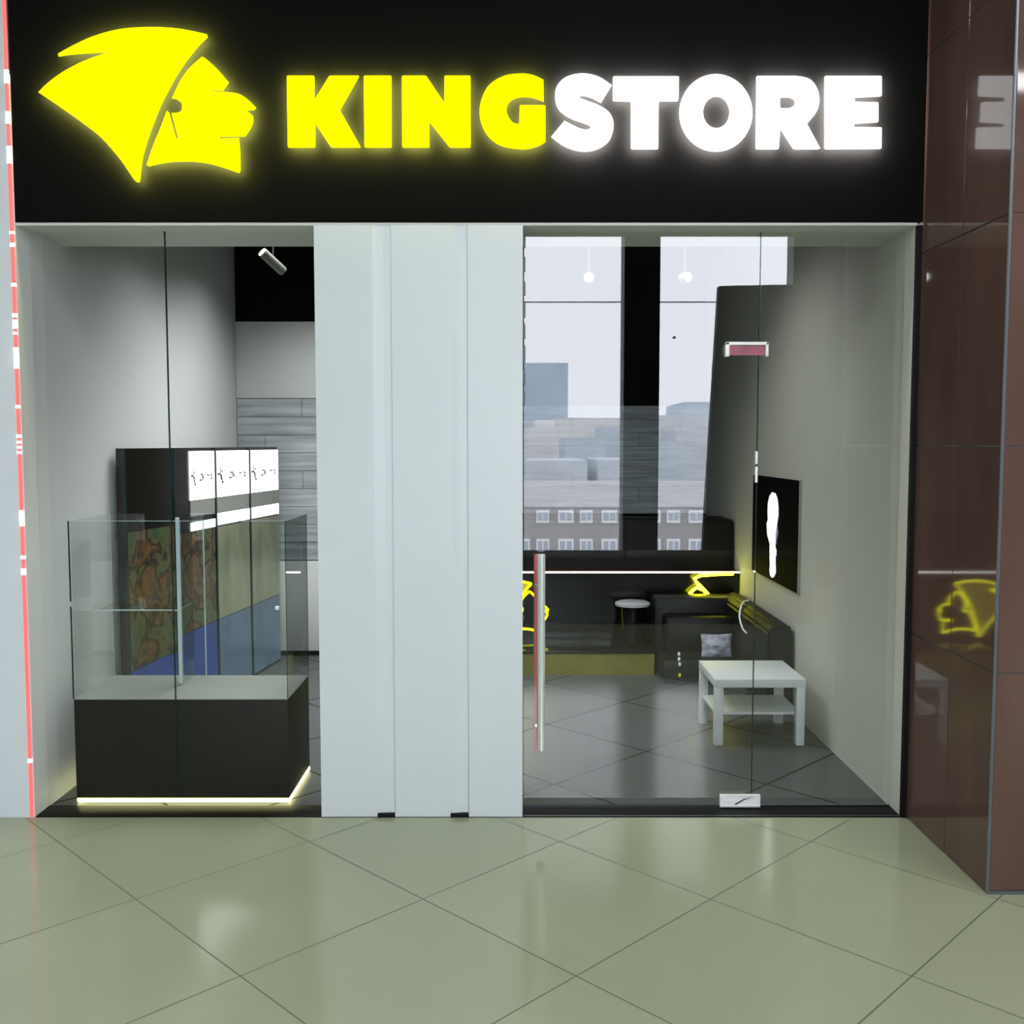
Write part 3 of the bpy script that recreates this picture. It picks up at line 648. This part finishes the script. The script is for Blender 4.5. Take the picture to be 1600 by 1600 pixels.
# ------------------------------------------------------------------ hall behind the camera: window wall seen mirrored in the glass
YW = -8.15
def V(px, py, yr):        # mirrored view: point seen in the glass at this pixel, for real depth yr
    x, z = P(px, py, 2 * GY - yr); return x, z
wx0 = V(700, 600, YW)[0]; wc0 = V(973, 600, YW)[0]; wc1 = V(1028, 600, YW)[0]; wx1 = V(1236, 600, YW)[0]; wt = V(900, 358, YW)[1]
st(boxes('wall_back_hall', [(-7, wx0, YW - .3, YW, 0, 4.3), (wx1, 7, YW - .3, YW, 0, 4.3), (wx0, wx1, YW - .3, YW, min(wt, 4.28), 4.3)], M_blk))
st(box('trim_hall_post', wc0, wc1, YW - .3, YW + .1, 0, wt, M_blk))
w3 = thing('window_3', ((wx0 + wx1) / 2, YW - .2, 0), 'hall window mirrored in the shop door', 'window'); w3['kind'] = 'structure'
boxes('window_frame', [(wx0, wx1, YW - .22, YW - .16, V(900, 469, YW)[1] - .005, V(900, 469, YW)[1] + .005), (wx0, wx1, YW - .22, YW - .16, .0, .06)], mat('pale_frame', srgb(200, 204, 210), .5), w3)
# tall kiosk that hides the lower right of the window
kx0, kz = V(1122, 447, -6.6); kx1, _ = V(1480, 447, -6.6)
kk = thing('hall_kiosk', ((kx0 + kx1) / 2, -6.8, 0), 'dark kiosk in the hall mirrored in the glass right of the door', 'kiosk')
mk('body', lambda bm: addprism(bm, [(kx0 - .15, 0), (kx1, 0), (kx1, kz + .05), (kx0 + .01, kz)], -6.72, -6.6), M_blk, kk)
bx0 = V(690, 900, -5)[0]; bx1 = V(1240, 900, -5)[0]
hb = thing('sheen_blocker', ((bx0 + bx1) / 2, -4.6, 0), 'low black block added in the hall to darken the foot of the glass', 'counter')  # black block added behind the camera to cut window sheen in the glass
box('countertop', bx0, bx1, -4.9, -4.33, .56, .6, M_void, hb, bev=.005)
box('body', bx0 + .02, bx1 - .02, -4.88, -4.35, 0, .56, M_blk, hb)
# city, with haze put into the paler colours of far buildings
def bld(name, px0, px1, py0, py1, yr, col, label, depth=8):
    x0, z1 = V(px0, py0, yr); x1, z0 = V(px1, py1, yr)
    t = thing(name, ((x0 + x1) / 2, yr, z0), label, 'building')
    box('facade', x0, x1, yr - depth, yr, z0, z1, mat(label[:20], col, .9, var=(.25, .08)), t)
    return t
t = bld('apartment_block', 560, 1300, 792, 960, -40, srgb(172, 170, 168), 'long grey block with white windows mirrored low in the door glass')
M_wf = mat('white_window_frame', srgb(250, 250, 250), .5); M_wp = mat('window_glass_pale', srgb(185, 194, 204), .2)
for row, (ya_, yb_) in enumerate(((797, 817), (842, 868))):
    for px in range(600, 1280, 34):
        if (px // 34) % 5 == 3 and row == 0: continue
        w = 24 if (px // 34) % 2 else 20
        xa, za = V(px, ya_, -39.95); xb, zb_ = V(px + w, yb_, -39.95)
        wf = box('window_frame', xa, xb, -40, -39.9, zb_, za, M_wf, t)
        mk('window_pane', lambda bm: [addbox(bm, xa + (xb - xa) * u0, xa + (xb - xa) * u1, -39.9, -39.87, zb_ + .12, za - .1) for u0, u1 in ((.12, .44), (.56, .88))], M_wp, wf)
def roof(bm):
    (xa, z1), (xb, z0) = V(560, 758, -43), V(1300, 792, -40)
    xa = V(560, 792, -40)[0]; z1 = V(600, 756, -42)[1]
    vs = [bm.verts.new(p) for p in ((xa, -39.9, z0), (xb, -39.9, z0), (xb, -48, z0), (xa, -48, z0), (xa, -42, z1), (xb, -42, z1), (xb, -46, z1), (xa, -46, z1))]
    for f in ((0, 1, 5, 4), (2, 3, 7, 6), (0, 4, 7, 3), (1, 2, 6, 5), (4, 5, 6, 7), (3, 2, 1, 0)): bm.faces.new([vs[k] for k in f])
mk('roof', roof, mat('pale_slate_roof', srgb(188, 186, 188), .8, var=(.5, .08, (1, 1, 4))), t)
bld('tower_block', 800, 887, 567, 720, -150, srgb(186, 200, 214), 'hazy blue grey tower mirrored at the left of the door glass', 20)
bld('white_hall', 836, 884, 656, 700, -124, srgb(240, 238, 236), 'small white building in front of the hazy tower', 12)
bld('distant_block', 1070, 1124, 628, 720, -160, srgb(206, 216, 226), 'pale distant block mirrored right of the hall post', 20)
rnd = random.Random(9)
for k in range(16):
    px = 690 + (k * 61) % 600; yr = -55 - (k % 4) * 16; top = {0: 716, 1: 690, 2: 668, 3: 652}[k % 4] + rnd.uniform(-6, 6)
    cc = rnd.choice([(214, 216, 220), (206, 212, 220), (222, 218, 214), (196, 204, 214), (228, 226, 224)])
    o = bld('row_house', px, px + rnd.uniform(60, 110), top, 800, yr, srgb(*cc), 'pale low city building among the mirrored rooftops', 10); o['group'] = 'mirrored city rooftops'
st(box('ground_outside', -200, 200, -260, -20, -6.2, -6, mat('street_ground', srgb(190, 192, 194), .9)))

# ------------------------------------------------------------------ hall lamps (fixtures of the lights above)
for x, y, _ in HALL:
    if 1:
        t = thing('ceiling_lamp', (x, y, 4.3), 'long white ceiling lamp of the hall', 'lamp', 'hall ceiling lamps')
        boxes('housing', [(x - 1.22, x + 1.22, y - .19, y + .19, 4.235, 4.299)], M_satin, t)
